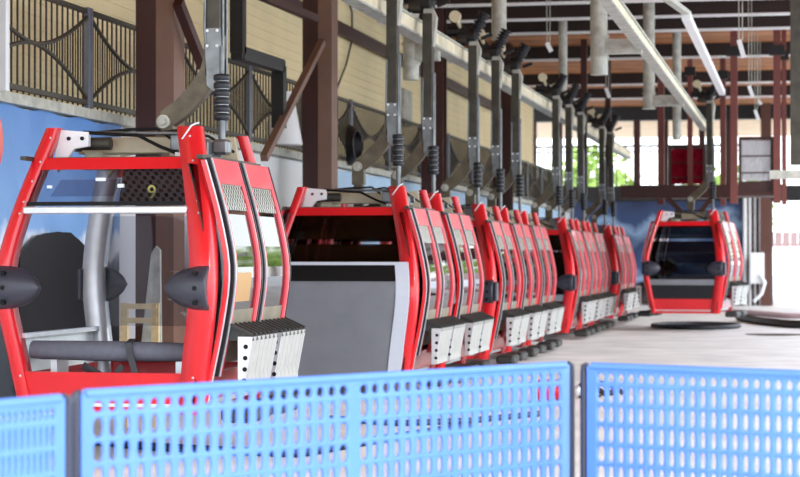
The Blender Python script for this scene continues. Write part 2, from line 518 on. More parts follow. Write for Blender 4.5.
# galvanised drop tubes that hold the rails
def drop(px, py0, py1, Y, arm_py, arm_to, lab, r=.11):
    a = atY(px, py1, Y)
    c = thing('drop_tube', lab, 'support tube', (a.x, Y, a.z))
    top = ZC
    b = MB().tube([(0, 0, 0), (0, 0, top - a.z)], r, 14); b.build('tube', 'galvanised', c)
    if arm_py is not None:
        za = atY(px, arm_py, Y).z - a.z
        dx = arm_to - a.x
        MB().bar((0, 0, za), (dx, 0, za), .17, .2).build('arm', 'galvanised', c)
        for s in (-.14, .14): MB().tube([(0, 0, za + s - .012), (0, 0, za + s + .012)], r + .02, 14).build('clamp', 'galvanised', c)
    b = MB().tube([(0, 0, top - a.z - .04), (0, 0, top - a.z)], r + .08, 14); b.build('top_flange', 'galvanised', c)
    return c
drop(411, 0, 80, 27.0, 54, XR, 'galvanised drop tube with a side arm above the second cabin')
drop(499, 0, 40, 31.5, None, 0, 'mottled grey drop tube above the third group of cabins', .12)
drop(563, 20, 92, 40.5, None, 0, 'slim pale drop tube with a flared top above the far cabins', .09)
drop(599, 0, 75, 27.5, 47, XB, 'thick pale drop tube with an arm holding the second rail', .12)
drop(649, 0, 108, 37.5, 101, XB, 'mottled grey drop tube on the second rail near the far cabin', .11)
drop(677, 15, 140, 41.5, None, 0, 'thin pale drop tube right of the second rail', .09)

# ------------------------------------------------------------------ cabins
HW = [(0, .72), (.4, .78), (1.0, .86), (1.5, .80), (2.2, .625)]
HL = [(0, .84), (.4, .92), (1.0, 1.0), (1.5, .86), (2.2, .56)]
DW = [(0, .74), (.3, .80), (.7, .88), (1.1, .925), (1.5, .86), (1.95, .735)]
HR = [(0, .86), (.4, .94), (1.0, 1.0), (1.5, .97), (2.2, .86)]   # rear end is steeper
def he(z, sy): return interp(HR if sy > 0 else HL, z)
def hw(z): return interp(HW, z)
def hl(z): return interp(HL, z)
def dw(z): return interp(DW, z)
def zs(a, b, n): return [a + (b - a) * i / n for i in range(n + 1)]

def end_sheet(z0, z1, inset, off, sgn, th=.01, n=10, nx=1):
    """curved sheet filling the end between the posts"""
    rows = []
    for z in zs(z0, z1, n):
        W = hw(z) - inset
        rows.append([(-W + 2 * W * j / nx, sgn * (he(z, sgn) + off), z) for j in range(nx + 1)])
    return MB().sheet(rows, (0, -sgn * th, 0))
def side_sheet(z0, z1, y0, y1, off, sgn, th=.02, n=10, shape=dw):
    rows = []
    for z in zs(z0, z1, n):
        rows.append([(sgn * (shape(z) + off), y0, z), (sgn * (shape(z) + off), y1, z)])
    return MB().sheet(rows, (-sgn * th, 0, 0))

def door_leaf(par, sx, y0, y1):
    """one sliding leaf: red frame, window, perforated film, lower metal panel, rubber edge"""
    fw = .058
    b = MB()
    zz = zs(.30, 1.95, 18)
    for yc in (y0 + fw / 2, y1 - fw / 2):
        sec = [(-.02, -fw / 2), (.012, -fw / 2), (.024, -fw / 4), (.024, fw / 4), (.012, fw / 2), (-.02, fw / 2)]
        vs = []
        for z in zz: vs += [(sx * (dw(z) + a), yc + c, z) for a, c in sec]
        n = 6; fs = []
        for i in range(len(zz) - 1):
            for k in range(n): fs.append((i * n + k, i * n + (k + 1) % n, (i + 1) * n + (k + 1) % n, (i + 1) * n + k))
        b.add(vs, fs); b.add(vs[:n], [tuple(range(n))]); b.add(vs[-n:], [tuple(range(n))])
    for (za, zb2) in ((1.76, 1.95),):
        rows = [[(sx * (dw(z) + .018), y0 + fw * .8, z), (sx * (dw(z) + .018), y1 - fw * .8, z)] for z in zs(za, zb2, 4)]
        b.sheet(rows, (-sx * .03, 0, 0))
    leaf = b.build('door', 'pink_door', par)
    side_sheet(.80, 1.77, y0 + fw, y1 - fw, -.004, sx, .008, 12).build('window_glass', 'door_glass', leaf)
    side_sheet(1.56, 1.76, y0 + fw + .01, y1 - fw - .01, .004, sx, .004, 5).build('perforated_film', 'dotted_light', leaf)
    side_sheet(.40, .80, y0 + fw, y1 - fw, .0, sx, .012, 5).build('metal_panel', 'khaki_steel', leaf)
    # pale edge trims
    b = MB()
    for y in (y0 - .006, ):
        rows = [[(sx * (dw(z) + .012), y, z), (sx * (dw(z) + .03), y, z)] for z in zs(.30, 1.95, 18)]
        b.sheet(rows, (0, -.012, 0))
    b.build('edge_trim', 'aluminium', leaf)
    b = MB()
    rows = [[(sx * (dw(z) - .02), y1 + .004, z), (sx * (dw(z) + .026), y1 + .004, z)] for z in zs(.30, 1.95, 18)]
    b.sheet(rows, (0, .022, 0))
    rows = [[(sx * (dw(z) - .03), y0 - .012, z), (sx * (dw(z) + .02), y0 - .012, z)] for z in zs(.30, 1.95, 18)]
    b.sheet(rows, (0, -.03, 0))
    b.build('rubber_seal', 'black_rubber', leaf)
    return leaf

def ski_rack(par, sx, y0, y1):
    xt, xb, xi = 1.06, .985, .965; zt, zb_ = .60, .20
    b = MB(); n = 6; st = (y1 - y0) / n
    for k in range(n):
        ya = y0 + k * st
        # rounded rib: three facets
        prof = [(0, 0), (.10, .020), (.5, .030), (.86, .020), (1.0, -.006)]
        rows = []
        for z in (zb_, zt):
            X = xb + (xt - xb) * (z - zb_) / (zt - zb_)
            rows.append([(sx * (X + d_), ya + t * st, z) for t, d_ in prof])
        b.sheet(rows, (-sx * .03, 0, 0))
    b.box((sx * (xi + .03), (y0 + y1) / 2, (zt + zb_) / 2 - .02), (.05, y1 - y0 - .02, zt - zb_ - .04))
    r = b.build('ski_rack', 'rack_silver', par)
    for y in (y0, y1):
        q = MB().prism([(sx * xi, y - .012, zb_), (sx * (xb + .02), y - .012, zb_), (sx * (xt + .02), y - .012, zt), (sx * xi, y - .012, zt)], (0, .024, 0))
        e = q.build('end_plate', 'aluminium', r)
        if y == y0:
            for k in range(4):
                z = zb_ + .07 + k * .085; MB().tube([(sx * (xi + .05 + .004 * k), y - .016, z), (sx * (xi + .05 + .004 * k), y - .011, z)], .018, 10).build('hole', 'black', e)
    # slotted top
    q = MB()
    for k in range(n + 1):
        q.box((sx * (xi + xt) / 2, y0 + k * st, zt + .012), (xt - xi + .03, .03, .03))
    q = MB().prism([(sx * (xt + .02), y0, zt + .005), (sx * (xi - .07), y0, zt + .085), (sx * (xi - .07), y0, zt - .03), (sx * (xt + .02), y0, zt - .03)], (0, y1 - y0, 0))
    for k in range(n + 1):
        q.bar((sx * (xt + .015), y0 + k * st, zt + .015), (sx * (xi - .06), y0 + k * st, zt + .092), .035, .02)
    q.build('slotted_top', 'rack_top', r)

def make_cabin(lower_open, end_panel, lab, hanger_dz=0., hx=0., hz=.18):
    c = thing('gondola_cabin', lab, 'gondola', (0, 0, 0), None)
    # corner posts
    for sx in (-1, 1):
        for sy in (-1, 1):
            ztop = 2.2
            zz = zs(0.02, ztop, 26); wx = .19 if (lower_open and sx == -1 and sy == 1) else ((.18 if sx == 1 else .105) if sy == -1 else .08); dy = .20 if sy == -1 else .14
            sec = [(0, 0), (-.03, -.0), (-wx, 0), (-wx, dy), (-.02, dy), (0, dy - .03), (.006, dy / 2), (0, .04), (-.03, 0)]
            sec = [(-wx, .0), (-.035, 0), (-.008, .02), (0, .06), (.004, dy / 2), (0, dy - .05), (-.02, dy), (-wx, dy)]
            vs = []
            for z in zz:
                k = 1 if z < 1.98 else 1 - (z - 1.98) * .25
                dd = dy * (.80 if z > 1.9 else 1)
                for a, bb in sec: vs.append((sx * (hw(z) + a), sy * (he(z, sy) - bb * (dd / dy)), z))
            n = len(sec); fs = []
            for i in range(len(zz) - 1):
                for k in range(n): fs.append((i * n + k, i * n + (k + 1) % n, (i + 1) * n + (k + 1) % n, (i + 1) * n + k))
            b = MB(); b.add(vs, fs, True); b.add(vs[:n], [tuple(range(n))]); b.add(vs[-n:], [tuple(range(n))])
            post = b.build('corner_post', 'aluminium' if (lower_open and sx == -1 and sy == 1) else 'red_paint', c)
            # rivets
            if lower_open and sy == -1:
                for z in (1.93, 1.78, 1.62, 1.53, 2.12, .30):
                    MB().sphere((sx * (hw(z) - .085), sy * (he(z, sy) + .001), z), .010, 6, 4).build('rivet', 'aluminium', post)
            # bumper
            if end_panel == 'grey' and sy == -1: continue
            zc = .97
            n1 = 12; n2 = 8; vs = []; fs = []
            # teardrop shell wrapped over the post, pointing inwards
            def outline(t):   # t 0..1 across, inwards = 1
                return .165 * math.sqrt(max(0, 1 - t ** 2.2)) if t > 0 else .165
            rows = []
            for j in range(n1 + 1):
                t = j / n1
                hgt = .165 * (1 - t ** 2.4) ** .62 if t < 1 else 0.004
                X = hw(zc) - .03 - .34 * t
                th = .075 * (1 - t ** 3) + .012
                rows.append([(sx * X, sy * (he(zc + u * hgt, sy) + th * (1 - abs(u) ** 3)), zc + u * hgt) for u in [(-1 + 2 * i / n2) for i in range(n2 + 1)]])
            b = MB(); b.sheet(rows, (0, -sy * .05, 0)); b.sm = [True] * len(b.sm)
            if sy == 1 or not lower_open:
                b.box((sx * (hw(zc) - .0), sy * (he(zc, sy) - .06), zc), (.05, .2, .27), bev=.015)
            bp = b.build('bumper', 'bumper_grey', c)
            for dz_ in (-.11, 0, .11):
                X = hw(zc) - .11
                MB().tube([(sx * X, sy * (he(zc, sy) + .05), zc + dz_), (sx * X, sy * (he(zc, sy) + .088), zc + dz_)], .019, 10).build('bolt', 'black', bp)
    # end frames
    for sy in (-1, 1):
        end_sheet(1.87, 1.96, .07, -.02, sy, .05, 2).build('top_beam', 'red_paint', c)
        W = hw(1.56) - .10
        if sy == -1 and lower_open: MB().box((-.035, sy * (he(1.555, sy) - .015), 1.555), (2 * W - .07, .04, .055), bev=.008).build('silver_crossbar', 'aluminium', c)
        if lower_open: MB().box((0, sy * (he(1.61, sy) - .03), 1.605), (2 * W, .03, .03)).build('window_track', 'black', c)
        up = end_sheet(1.60, 1.875, .10, -.03, sy, .008, 3).build('upper_window', 'clear_glass' if lower_open or sy == 1 else 'tinted_glass', c)
        end_sheet(.02, .33, .07, -.03, sy, .05, 4).build('bottom_band', 'red_paint', c)
        if not lower_open or sy == 1:
            end_sheet(.62, 1.545, .10, -.03, sy, .008, 8).build('end_window', 'tinted_glass' if sy == -1 else 'clear_glass', c)
        if not lower_open:
            end_sheet(.62, .74, .10, -.015, sy, .03, 2).build('lower_band', 'grey_plastic', c)
            end_sheet(.33, .62, .09, -.02, sy, .02, 4).build('lower_panel', 'dark_panel', c)
    # floor, roof
    MB().box((0, 0, .10), (1.36, 1.66, .06)).build('cabin_floor', 'aluminium', c)
    rf = MB().box((0, .14, 1.955), (1.30, 1.36, .035), bev=.01).build('roof', 'steel', c)
    MB().box((0, .02, 1.935), (1.42, 1.14, .03), bev=.01).build('roof_rim', 'dark_steel', rf)
    # sides
    for sx in (-1, 1):
        if not (lower_open and sx == -1):
            leaves = ((-.67, .06), (.20, .95))
            for y0, y1 in leaves: door_leaf(c, sx, y0, y1)
            for y0, y1 in leaves: ski_rack(c, sx, y0 + .0, y1 - .0)
            for y0, y1 in leaves:
                MB().box((sx * .93, (y0 + y1) / 2, .0), (.26, .58, .12), bev=.03).build('guide_shoe', 'rack_top', c)
        else:
            # left side of the open cabin: glass, fluted corner mullion, silver sill and lower wall
            side_sheet(.12, .58, -.82, .82, -.06, sx, .02, 5, hw).build('side_wall', 'aluminium', c)
            MB().box((sx * .70, 0, .60), (.06, 1.6, .035)).build('sill', 'aluminium', c)
        # narrow dark glass between post and doors, and red edge strips
        for sy in (-1, 1):
            ya, yb_ = sorted((sy * .56, sy * .90))
            if not (lower_open and sx == -1): side_sheet(.10, 1.90, ya, yb_, -.055, sx, .01, 12, hw).build('quarter_window', 'tinted_glass', c)
            if sy == -1 and not (lower_open and sx == -1):
                rows = [[(sx * (dw(z) - .035), sy * .755, z), (sx * (dw(z) + .0), sy * .755, z)] for z in zs(.12, 1.93, 16)]
                e = MB().sheet(rows, (0, sy * .04, 0)).build('door_surround', 'red_paint', c)
                rows = [[(sx * (dw(z) - .008), sy * .775, z), (sx * (dw(z) + .008), sy * .775, z)] for z in zs(.12, 1.93, 16)]
                MB().sheet(rows, (0, sy * .015, 0)).build('edge_trim', 'aluminium', e)
        MB().bar((sx * .70, -.80, 1.955), (sx * .70, .84, 1.955), .05, .03).build('door_track', 'dark_steel', c)
        MB().bar((sx * .70, -.84, .22), (sx * .70, .84, .22), .05, .2).build('side_sill', 'red_paint', c)
        # beige brackets on post tops
        for sy in (-1, 1):
            if sx == 1 and sy == -1: continue
            X = sx * (hw(2.1) - .11)
            yy = sy * (he(2.1, sy) - .14)
            b = MB().prism([(X, yy, 2.19), (X - sx * .24, yy, 2.17), (X - sx * .24, yy, 2.06), (X - sx * .12, yy, 2.04), (X + sx * .015, yy, 1.86), (X + sx * .04, yy, 1.95)], (0, -sy * .05, 0))
            br = b.build('post_bracket', 'beige_paint' if sy == 1 else 'white', c)
            for dx in (.08, .19): MB().tube([(X - sx * dx, yy - sy * .06 if sy > 0 else yy + .0 - .012, 2.12), (X - sx * dx, yy + (.012 if sy > 0 else .0), 2.12)], .016, 8).build('bolt', 'black', br)
    # benches
    b = MB().tube([(-.66, -.70, .49), (0, -.74, .485), (.62, -.70, .48)], [.07, .078, .07], 12)
    be = MB().box((0, -.55, .45), (1.25, .34, .07), bev=.025)
    s_ = be.build('bench', 'cushion', c); b.build('bench_roll', 'cushion', s_)
    be = MB().box((0, .55, .45), (1.25, .34, .07), bev=.025); s_ = be.build('bench', 'cushion', c)
    if not lower_open: MB().box((0, .72, .62), (1.25, .08, .3), bev=.03).build('bench_back', 'cushion', s_)
    for x in (-.5, .5):
        MB().box((x, -.55, .27), (.05, .25, .3)).build('bench_leg', 'aluminium', c)
    # roof gear
    gear = MB().bar((-.5, -.1, 2.08), (.5, -.1, 2.08), .14, .13, bev=.01)
    for s in (-.35, .35): gear.box((s, 0, 2.0), (.12, .5, .06))
    gb = gear.build('roof_beam', 'beige_paint', c)
    MB().tube([(-.42, -.34, 2.085), (-.16, -.34, 2.085)], .05, 12).tube([(-.5, -.34, 2.085), (-.4, -.34, 2.085)], .06, 4).build('actuator', 'dark_steel', gb)
    MB().tube([(-.36, -.42, 2.165), (.52, -.42, 2.155)], .014, 8).build('push_rod', 'steel', gb)
    q = MB()
    q.tube([(-.35, -.44, 2.17), (-.1, -.45, 2.15), (.1, -.46, 2.14), (.28, -.46, 2.05), (.44, -.46, 1.99)], .014, 8)
    q.tube([(-.35, -.40, 2.16), (0, -.38, 2.19), (.2, -.3, 2.2), (.3, -.1, 2.1)], .012, 8)
    q.build('cable', 'black', gb)
    q = MB().tube([(.44, -.47, 2.02), (.5, -.60, 2.10), (.58, -.62, 2.20), (.6, -.5, 2.23)], .007, 6)
    q.box((.43, -.46, 1.985), (.05, .04, .04))
    q.build('white_cord', 'white', gb)
    MB().box((.42, -.3, 2.09), (.18, .14, .14), bev=.01).tube([(.42, -.3, 2.16), (.42, -.3, 2.2)], .03, 8).build('latch_box', 'steel', gb)
    q = MB().box((.50, .12, 2.05), (.16, .22, .12), bev=.02).tube([(.3, .1, 2.06), (.62, .1, 2.06)], .035, 10).tube([(.44, -.05, 2.12), (.44, .3, 2.12)], .03, 8)
    q.box((.56, -.22, 2.03), (.1, .12, .14), bev=.01)
    q.build('door_drive', 'steel', gb)
    MB().tube([(.1, -.2, 2.16), (.3, -.1, 2.2), (.5, .1, 2.16), (.62, .4, 2.05)], .012, 6).build('cable', 'black', gb)
    # hanger
    zt = ZR + .12 - hanger_dz - hz
    h = MB().box((.385, 0, (zt + 2.62) / 2), (.13, .16, zt - 2.62), bev=.012)
    hg = h.build('hanger', 'dark_steel', c)
    arm = [(.385, 0, 2.95), (.38, 0, 2.78), (.34, 0, 2.64), (.24, 0, 2.50), (.12, 0, 2.38), (-.02, 0, 2.28)]
    sec = [(-.075, -.055), (.075, -.055), (.075, .055), (-.075, .055)]
    MB().sweep(arm, [(b_, a_) for a_, b_ in sec], (0, 1, 0)).build('curved_arm', 'dirty_steel', hg)
    fr = MB().prism([(.33, -.09, 3.0), (.45, -.09, 3.0), (.47, -.09, 2.55), (.42, -.09, 2.48), (.34, -.09, 2.55)], (0, .03, 0)); fr.build('side_plate', 'steel', hg)
    for z in (2.86, 2.98):
        for x in (.345, .425): MB().sphere((x, -.095, z), .014, 8, 5).build('bolt', 'white', hg)
    q = MB()
    for x, y in ((.46, -.05), (.46, .05)): q.tube([(x, y, 2.2), (x, y, zt - .75)], .011, 8)
    q.tube([(.335, -.06, 2.6), (.325, -.1, 3.0), (.33, -.09, 3.5)], .01, 6)
    q.build('link_rod', 'steel', hg)
    # damper: stack of black rings
    q = MB(); zc0 = 2.27; pts = []; rs = []
    for k in range(6):
        z = zc0 + k * .062
        for dz_, r_ in ((0, .045), (.008, .066), (.046, .066), (.054, .045)): pts.append((.47, -.11, z + dz_)); rs.append(r_)
    q.tube(pts, rs, 14)
    dm = q.build('damper', 'black_rubber', hg)
    q = MB()
    for k in range(1, 6): q.tube([(.47, -.11, zc0 + k * .062 - .006), (.47, -.11, zc0 + k * .062 + .002)], .058, 12)
    q.tube([(.47, -.11, 2.0 - hz), (.47, -.11, 2.27)], .028, 10).tube([(.47, -.11, zc0 + 6 * .062), (.47, -.11, 2.85)], .02, 8)
    q.box((.47, -.11, 2.06 - hz), (.13, .13, .12), bev=.02)
    q.build('damper_ring', 'steel', dm)
    # eyelet at arm foot
    q = MB().tube([(-.02, -.09, 2.27), (-.02, .09, 2.27)], .055, 14).tube([(-.02, -.12, 2.27), (-.02, .12, 2.27)], .03, 10)
    q.build('pivot_eye', 'galvanised', hg); q = MB()
    q.box((-.02, 0, 2.17), (.14, .12, .22)).box((-.02 - hx * .5, 0, 2.02 - hz / 2), (.10, .10, .24 + hz))
    q.build('pivot', 'dirty_steel', hg)
    hg.location = (hx, 0, hz)
    # grip on the rail
    z0_ = zt
    q = MB().prism([(.34, -.07, z0_ - .42), (.46, -.07, z0_ - .42), (.50, -.07, z0_ - .05), (.44, -.07, z0_ + .08), (.34, -.07, z0_ + .08), (.33, -.07, z0_ - .05)], (0, .14, 0))
    gp = q.build('grip_head', 'galvanised', hg)
    q = MB(); pts = []; rs = []
    p0 = Vector((.36, -.02, z0_ + .08)); p1 = Vector((.56, -.02, z0_ + .48)); n = 9
    for k in range(n):
        t = k / n
        for dt, r_ in ((0, .06), (.02, .095), (.06, .095), (.09, .06)): pts.append(p0.lerp(p1, t + dt)); rs.append(r_)
    q.tube(pts, rs, 12); q.build('spring', 'black_rubber', gp)
    q = MB().bar((.34, .0, z0_ + .1), (.08, .0, z0_ + .40), .09, .10).box((.30, 0, z0_ + .12), (.3, .3, .13), bev=.03).box((.1, .02, z0_ + .2), (.22, .24, .12), bev=.03)
    q.bar((.1, .12, z0_ + .05), (.4, .12, z0_ + .3), .05, .06).bar((.5, 0, z0_ + .1), (.66, 0, z0_ + .16), .05, .05)
    q.build('grip_lever', 'near_black', gp)
    q = MB().tube([(.16, -.26, z0_ + .40), (.16, -.2, z0_ + .40)], [.085, .085], 16).tube([(.16, -.2, z0_ + .40), (.2, 0, z0_ + .25)], .03, 8); q.build('roller', 'white_roller', gp)
    for y in (-.12, .12): MB().tube([(.16, y, z0_ + .075), (.30, y, z0_ + .075)], .055, 12).build('wheel', 'dark_steel', gp)
    # variants
    if end_panel == 'grey':
        rows = []
        for z in zs(.05, 1.17, 14):
            rows.append([(-hw(z) + .08, -(hl(z) + .03), z), (hw(z) - .10, -(hl(z) + .03), z)])
        p_ = MB().sheet(rows, (0, .02, 0)).build('grey_end_panel', 'grey_plastic', c)
        p_['label'] = 'large light grey lower panel'
        rows = []
        for z in zs(.05, 1.34, 14):
            rows.append([(hw(z) - .23, -(hl(z) + .045), z), (hw(z) - .08, -(hl(z) + .045), z)])
        MB().sheet(rows, (0, .03, 0)).build('pale_trim', 'grey_trim', p_)
        rows = [[(-hw(z) + .08, -(hl(z) + .045), z), (hw(z) - .09, -(hl(z) + .045), z)] for z in (1.31, 1.345)]
        MB().sheet(rows, (0, .03, 0)).build('top_trim', 'grey_trim', p_)
        rows = [[(-hw(z) + .08, -(hl(z) + .035), z), (hw(z) - .22, -(hl(z) + .035), z)] for z in zs(1.13, 1.31, 3)]
        MB().sheet(rows, (0, .02, 0)).build('dark_slot', 'black', p_)
    return c

XC = -5.02
cabA = make_cabin(True, 'plain', 'nearest red gondola cabin with its lower end window open and grey bench inside', hanger_dz=0.35, hx=.20, hz=0.)
cabA.location = (XC - .10, 15.2, .37)
# perforated sheet inside the upper pane, and the cabin number on it
wA = [o for o in cabA.children if o.name.startswith('upper_window')][0]
q = MB()
rows = []
for z in zs(1.615, 1.865, 3):
    rows.append([(.05, -(hl(z) - .06), z), (hw(z) - .115, -(hl(z) - .06), z)])
pf = q.sheet(rows, (0, .006, 0)).build('perforated_sheet', 'dotted_dark', wA)
tcv = bpy.data.curves.new('cabin_number', 'FONT'); tcv.body = '9'; tcv.size = .15; tcv.extrude = .002
tob = bpy.data.objects.new('cabin_number', tcv); COL.objects.link(tob)
dg = bpy.context.evaluated_depsgraph_get(); dg.update()
me = bpy.data.meshes.new_from_object(tob.evaluated_get(dg)); bpy.data.objects.remove(tob)
me.name = 'cabin_number'; me.materials.clear(); me.materials.append(M['yellow'])
tn = bpy.data.objects.new('cabin_number', me); COL.objects.link(tn); tn.parent = pf
tn.rotation_euler = (PI / 2, 0, 0); tn.location = (.27, -(hl(1.7) - .035), 1.64)
# hinged inner pane with clips
q = MB(); rows = [[(-.48, -(hl(1.66) + .0), 1.66), (.02, -hl(1.66), 1.66)], [(-.42, -hl(1.8), 1.79), (.06, -hl(1.8), 1.79)]]
ip = q.sheet(rows, (0, .008, 0)).build('hinged_pane', 'clear_glass', wA)
for p_, d_ in (((-.50, -(hl(1.74)), 1.735), (.04, .02, .022)), ((.07, -(hl(1.74)), 1.74), (.05, .02, .028)), ((-.1, -hl(1.8), 1.79), (.08, .01, .025))):
    MB().box(p_, d_).build('clip', 'aluminium', ip)
# cloth straps over the bench and a sticker on the door glass
bn = [o for o in cabA.children if o.name.startswith('bench')][0]
q = MB().sweep([(.16, -.56, .50), (.14, -.70, .575), (.15, -.82, .55), (.17, -.83, .45), (.22, -.84, .3), (.30, -.86, .16)], [(-.025, -.005), (.025, -.005), (.025, .005), (-.025, .005)])
q.sweep([(-.22, -.80, .38), (-.05, -.78, .28), (.12, -.8, .16)], [(-.03, -.005), (.03, -.005), (.03, .005), (-.03, .005)])
q.sweep([(.10, -.81, .38), (.0, -.81, .26), (-.1, -.82, .15)], [(-.02, -.005), (.02, -.005), (.02, .005), (-.02, .005)])
q.build('strap', 'black_rubber', bn)
dr = [o for o in cabA.children if o.name.startswith('door') and o.name.split('.')[0] == 'door'][0]
side_sheet(.86, 1.08, -.68, -.18, .006, 1, .004, 4).build('sticker', 'bronze', dr)

cabB = make_cabin(False, 'grey', 'red gondola cabin with a large grey panel across its lower end', hanger_dz=.12)
cabB.location = (XC, 22.7, .17)
cabC = make_cabin(False, 'plain', 'red gondola cabin behind the grey-panelled one, its posts hidden', hanger_dz=.12)
cabC.location = (XC, 24.95, .16)
grp = 'red gondola cabins parked nose to tail along the left rail'
rest = [(28.5, 'red gondola cabin opening the second packed group, front post with black band'),
        (30.7, 'red gondola cabin in the middle of the second packed group'),
        (32.9, 'red gondola cabin closing the second packed group'),
        (38.4, 'red gondola cabin opening the third group, its whole front post in view'),
        (40.6, 'red gondola cabin in the middle of the third group'),
        (42.8, 'red gondola cabin closing the third group'),
        (47.5, 'dim red gondola cabin, first of the last pair on the row'),
        (49.7, 'dim red gondola cabin at the very end of the row')]
for o in (cabA, cabB, cabC): o['group'] = grp
for y, lab in rest: dup(cabC, (XC, y, .12), lab, grp)
# lone far cabin on the second rail
yF = 43.3; a = atY(692, 300, yF)
fc = dup(cabC, (a.x, yF, .36), 'lone red gondola cabin facing forward at the far end of the floor', grp)
fc.rotation_euler = (0, 0, math.radians(-7))
ring = MB()
n = 40
ring.tube([(a.x + .95 * math.cos(2 * PI * k / n), yF + 1.6 + 1.3 * math.sin(2 * PI * k / n), .05) for k in range(n + 1)], .05, 8)
tag(ring.build('guide_ring', 'black_rubber'), 'black rubber guide ring on the floor under the lone far cabin', 'guide ring')

# ------------------------------------------------------------------ things behind the nearest cabin
a = atY(140, 340, 17.6)
t = thing('wooden_frame', 'small pale wooden pallet frame standing behind the nearest cabin', 'wooden frame', (a.x, 17.6, 0))
zt = atY(140, 303, 17.6).z
for x in (-.15, .15):
    MB().box((x, 0, zt / 2), (.07, .04, zt)).build('upright', 'wood_pale', t)
for z in (zt - .03, zt - .16, zt - .42, .3):
    MB().box((0, -.03, z), (.34, .03, .05)).build('slat', 'wood_pale', t)
a = atY(150, 300, 19.0)
b = MB().prism([(a.x - .17, 19.0, 0.02), (a.x + .12, 19.0, 0.02), (a.x + .10, 19.0, atY(158, 246, 19).z - .04), (a.x + .06, 19.0, atY(158, 246, 19).z), (a.x + .01, 19.0, atY(158, 248, 19).z - .06)], (0, .05, 0))
tag(b.build('leaning_board', 'galvanised'), 'narrow grey tapered board leaning by the thick column', 'board')
# white cowl by the second column
a = atX(283, 140, -7.15)
b = MB(); b.tube([(a.x, a.y, 3.15), (a.x, a.y, 3.75), (a.x, a.y, 3.9)], [.28, .17, .12], 14)
tag(b.build('white_cowl', 'white'), 'white tapered cowl on the parapet left of the second column', 'cowl')
# coiled cables hanging on the parapet
a = atX(350, 145, XG + .1)
b = MB()
for k in range(5):
    b.tube([(a.x + .03 * k, a.y + (.28 + .02 * k) * math.sin(2 * PI * j / 24), a.z + (.32 - .02 * k) * math.cos(2 * PI * j / 24)) for j in range(25)], .02, 6)
tag(b.build('cable_coil', 'hose_black'), 'coil of dark cable hanging on the railing past the second column', 'cable')
# grey electrical box on the railing
a = atX(404, 108, XW + .12)
b = MB().box(a, (.2, .75, .75), bev=.02); tag(b.build('junction_box', 'galvanised'), 'grey electrical box on the siding above the second cabin', 'electrical box')
# loose wire on the siding
b = MB().tube([atX(348, 0, XW + .08), atX(352, 12, XW + .08), atX(352, 40, XW + .08), atX(346, 65, XW + .08), atX(337, 88, XW + .08)], .02, 6)
tag(b.build('wall_cable', 'dark_steel'), 'loose dark cable hanging down the cream siding', 'cable')

# ------------------------------------------------------------------ back of the hall
a0 = atY(520, 200, YB - .2); a1 = atY(746, 200, YB - .2)
zt = atY(700, 201, YB - .2).z
n = 30
rows = [[(a0.x + (a1.x - a0.x) * j / n, YB - .2 + .02 * math.sin(j), z) for j in range(n + 1)] for z in (.15, zt)]
tag(MB().sheet(rows, (0, .02, 0)).build('mural_banner', 'banner_dark'), 'dark blue mountain mural banner across the back wall', 'banner')
# brown window posts between back openings
pxs = [(533, 10), (560, 7), (584, 8), (611, 6), (637, 9), (664, 12), (702, 8), (728, 7), (768, 9)]
for i, (px, wd) in enumerate(pxs):
    aa = atY(px, 150, YB - .02)
    z_lo, z_hi = (zb - .1, 6.3) if px < 760 else (0, 6.3)
    o = MB().box((aa.x, YB - .02, (z_lo + z_hi) / 2), (wd / 42., .2, z_hi - z_lo)).build('window_post', 'brown_steel')
    tag(o, 'dark brown post between the bright openings of the back wall' if px < 760 else 'tall brown post at the right end of the back wall', 'post', 'posts of the back openings' if px < 760 else None)
# railings in the openings
def back_rail(px0, px1):
    p0 = atY(px0, 150, YB + .3); p1 = atY(px1, 150, YB + .3); zt_ = atY(600, 146, YB).z
    b = MB().box(((p0.x + p1.x) / 2, YB + .3, zt_), (p1.x - p0.x, .05, .07)).box(((p0.x + p1.x) / 2, YB + .3, zt_ - .18), (p1.x - p0.x, .04, .04))
    n = max(2, int((p1.x - p0.x) / .32))
    for k in range(n + 1): b.box((p0.x + (p1.x - p0.x) * k / n, YB + .3, (zb + zt_) / 2), (.035, .035, zt_ - zb))
    return b.build('back_railing', 'near_black')
tag(back_rail(520, 636), 'dark railing in the back openings left of the far cabin', 'railing')
tag(back_rail(640, 768), 'dark railing in the back openings above the far cabin', 'railing')
# white pipes at the right end of the mural
for i, (px, r_) in enumerate(((745, .05), (750, .035), (755, .03), (760, .03))):
    aa = atY(px, 200, YB - .5)
    o = MB().tube([(aa.x, YB - .5, 0), (aa.x, YB - .5, 3.7)], r_ * 1.3, 8).build('white_pipe', 'white')
    tag(o, 'white vertical pipe beside the right edge of the mural', 'pipe', 'white pipes right of the mural')
aa = atY(757, 265, YB - .9)
o = MB().box((aa.x, YB - .9, aa.z - .1), (.45, .25, 1.0), bev=.02).build('white_cabinet', 'white'); tag(o, 'white wall cabinet on the pipes right of the mural', 'cabinet')
o = MB().tube([(aa.x + .1, YB - 1.05, 1.0), (aa.x + .25, YB - 1.1, .75), (aa.x + .15, YB - 1.1, .4), (aa.x - .1, YB - 1.1, .15)], .06, 8).build('white_hose', 'white'); tag(o, 'white hose curling out below the white wall cabinet', 'hose')
# right-hand side column and outside fence
o = MB().box((atY(766, 250, YB - .6).x, YB - .6, 3.3), (.32, .32, 6.6)).build('steel_column', 'brown_light'); tag(o, 'brown column at the right end of the mural beside the daylight', 'column')
a = atY(794, 60, 36.0)
o = MB().tube([(a.x, 36, 0), (a.x, 36, 6.9)], .11, 10).build('steel_column', 'dark_steel')
bpy.data.objects.remove(o)
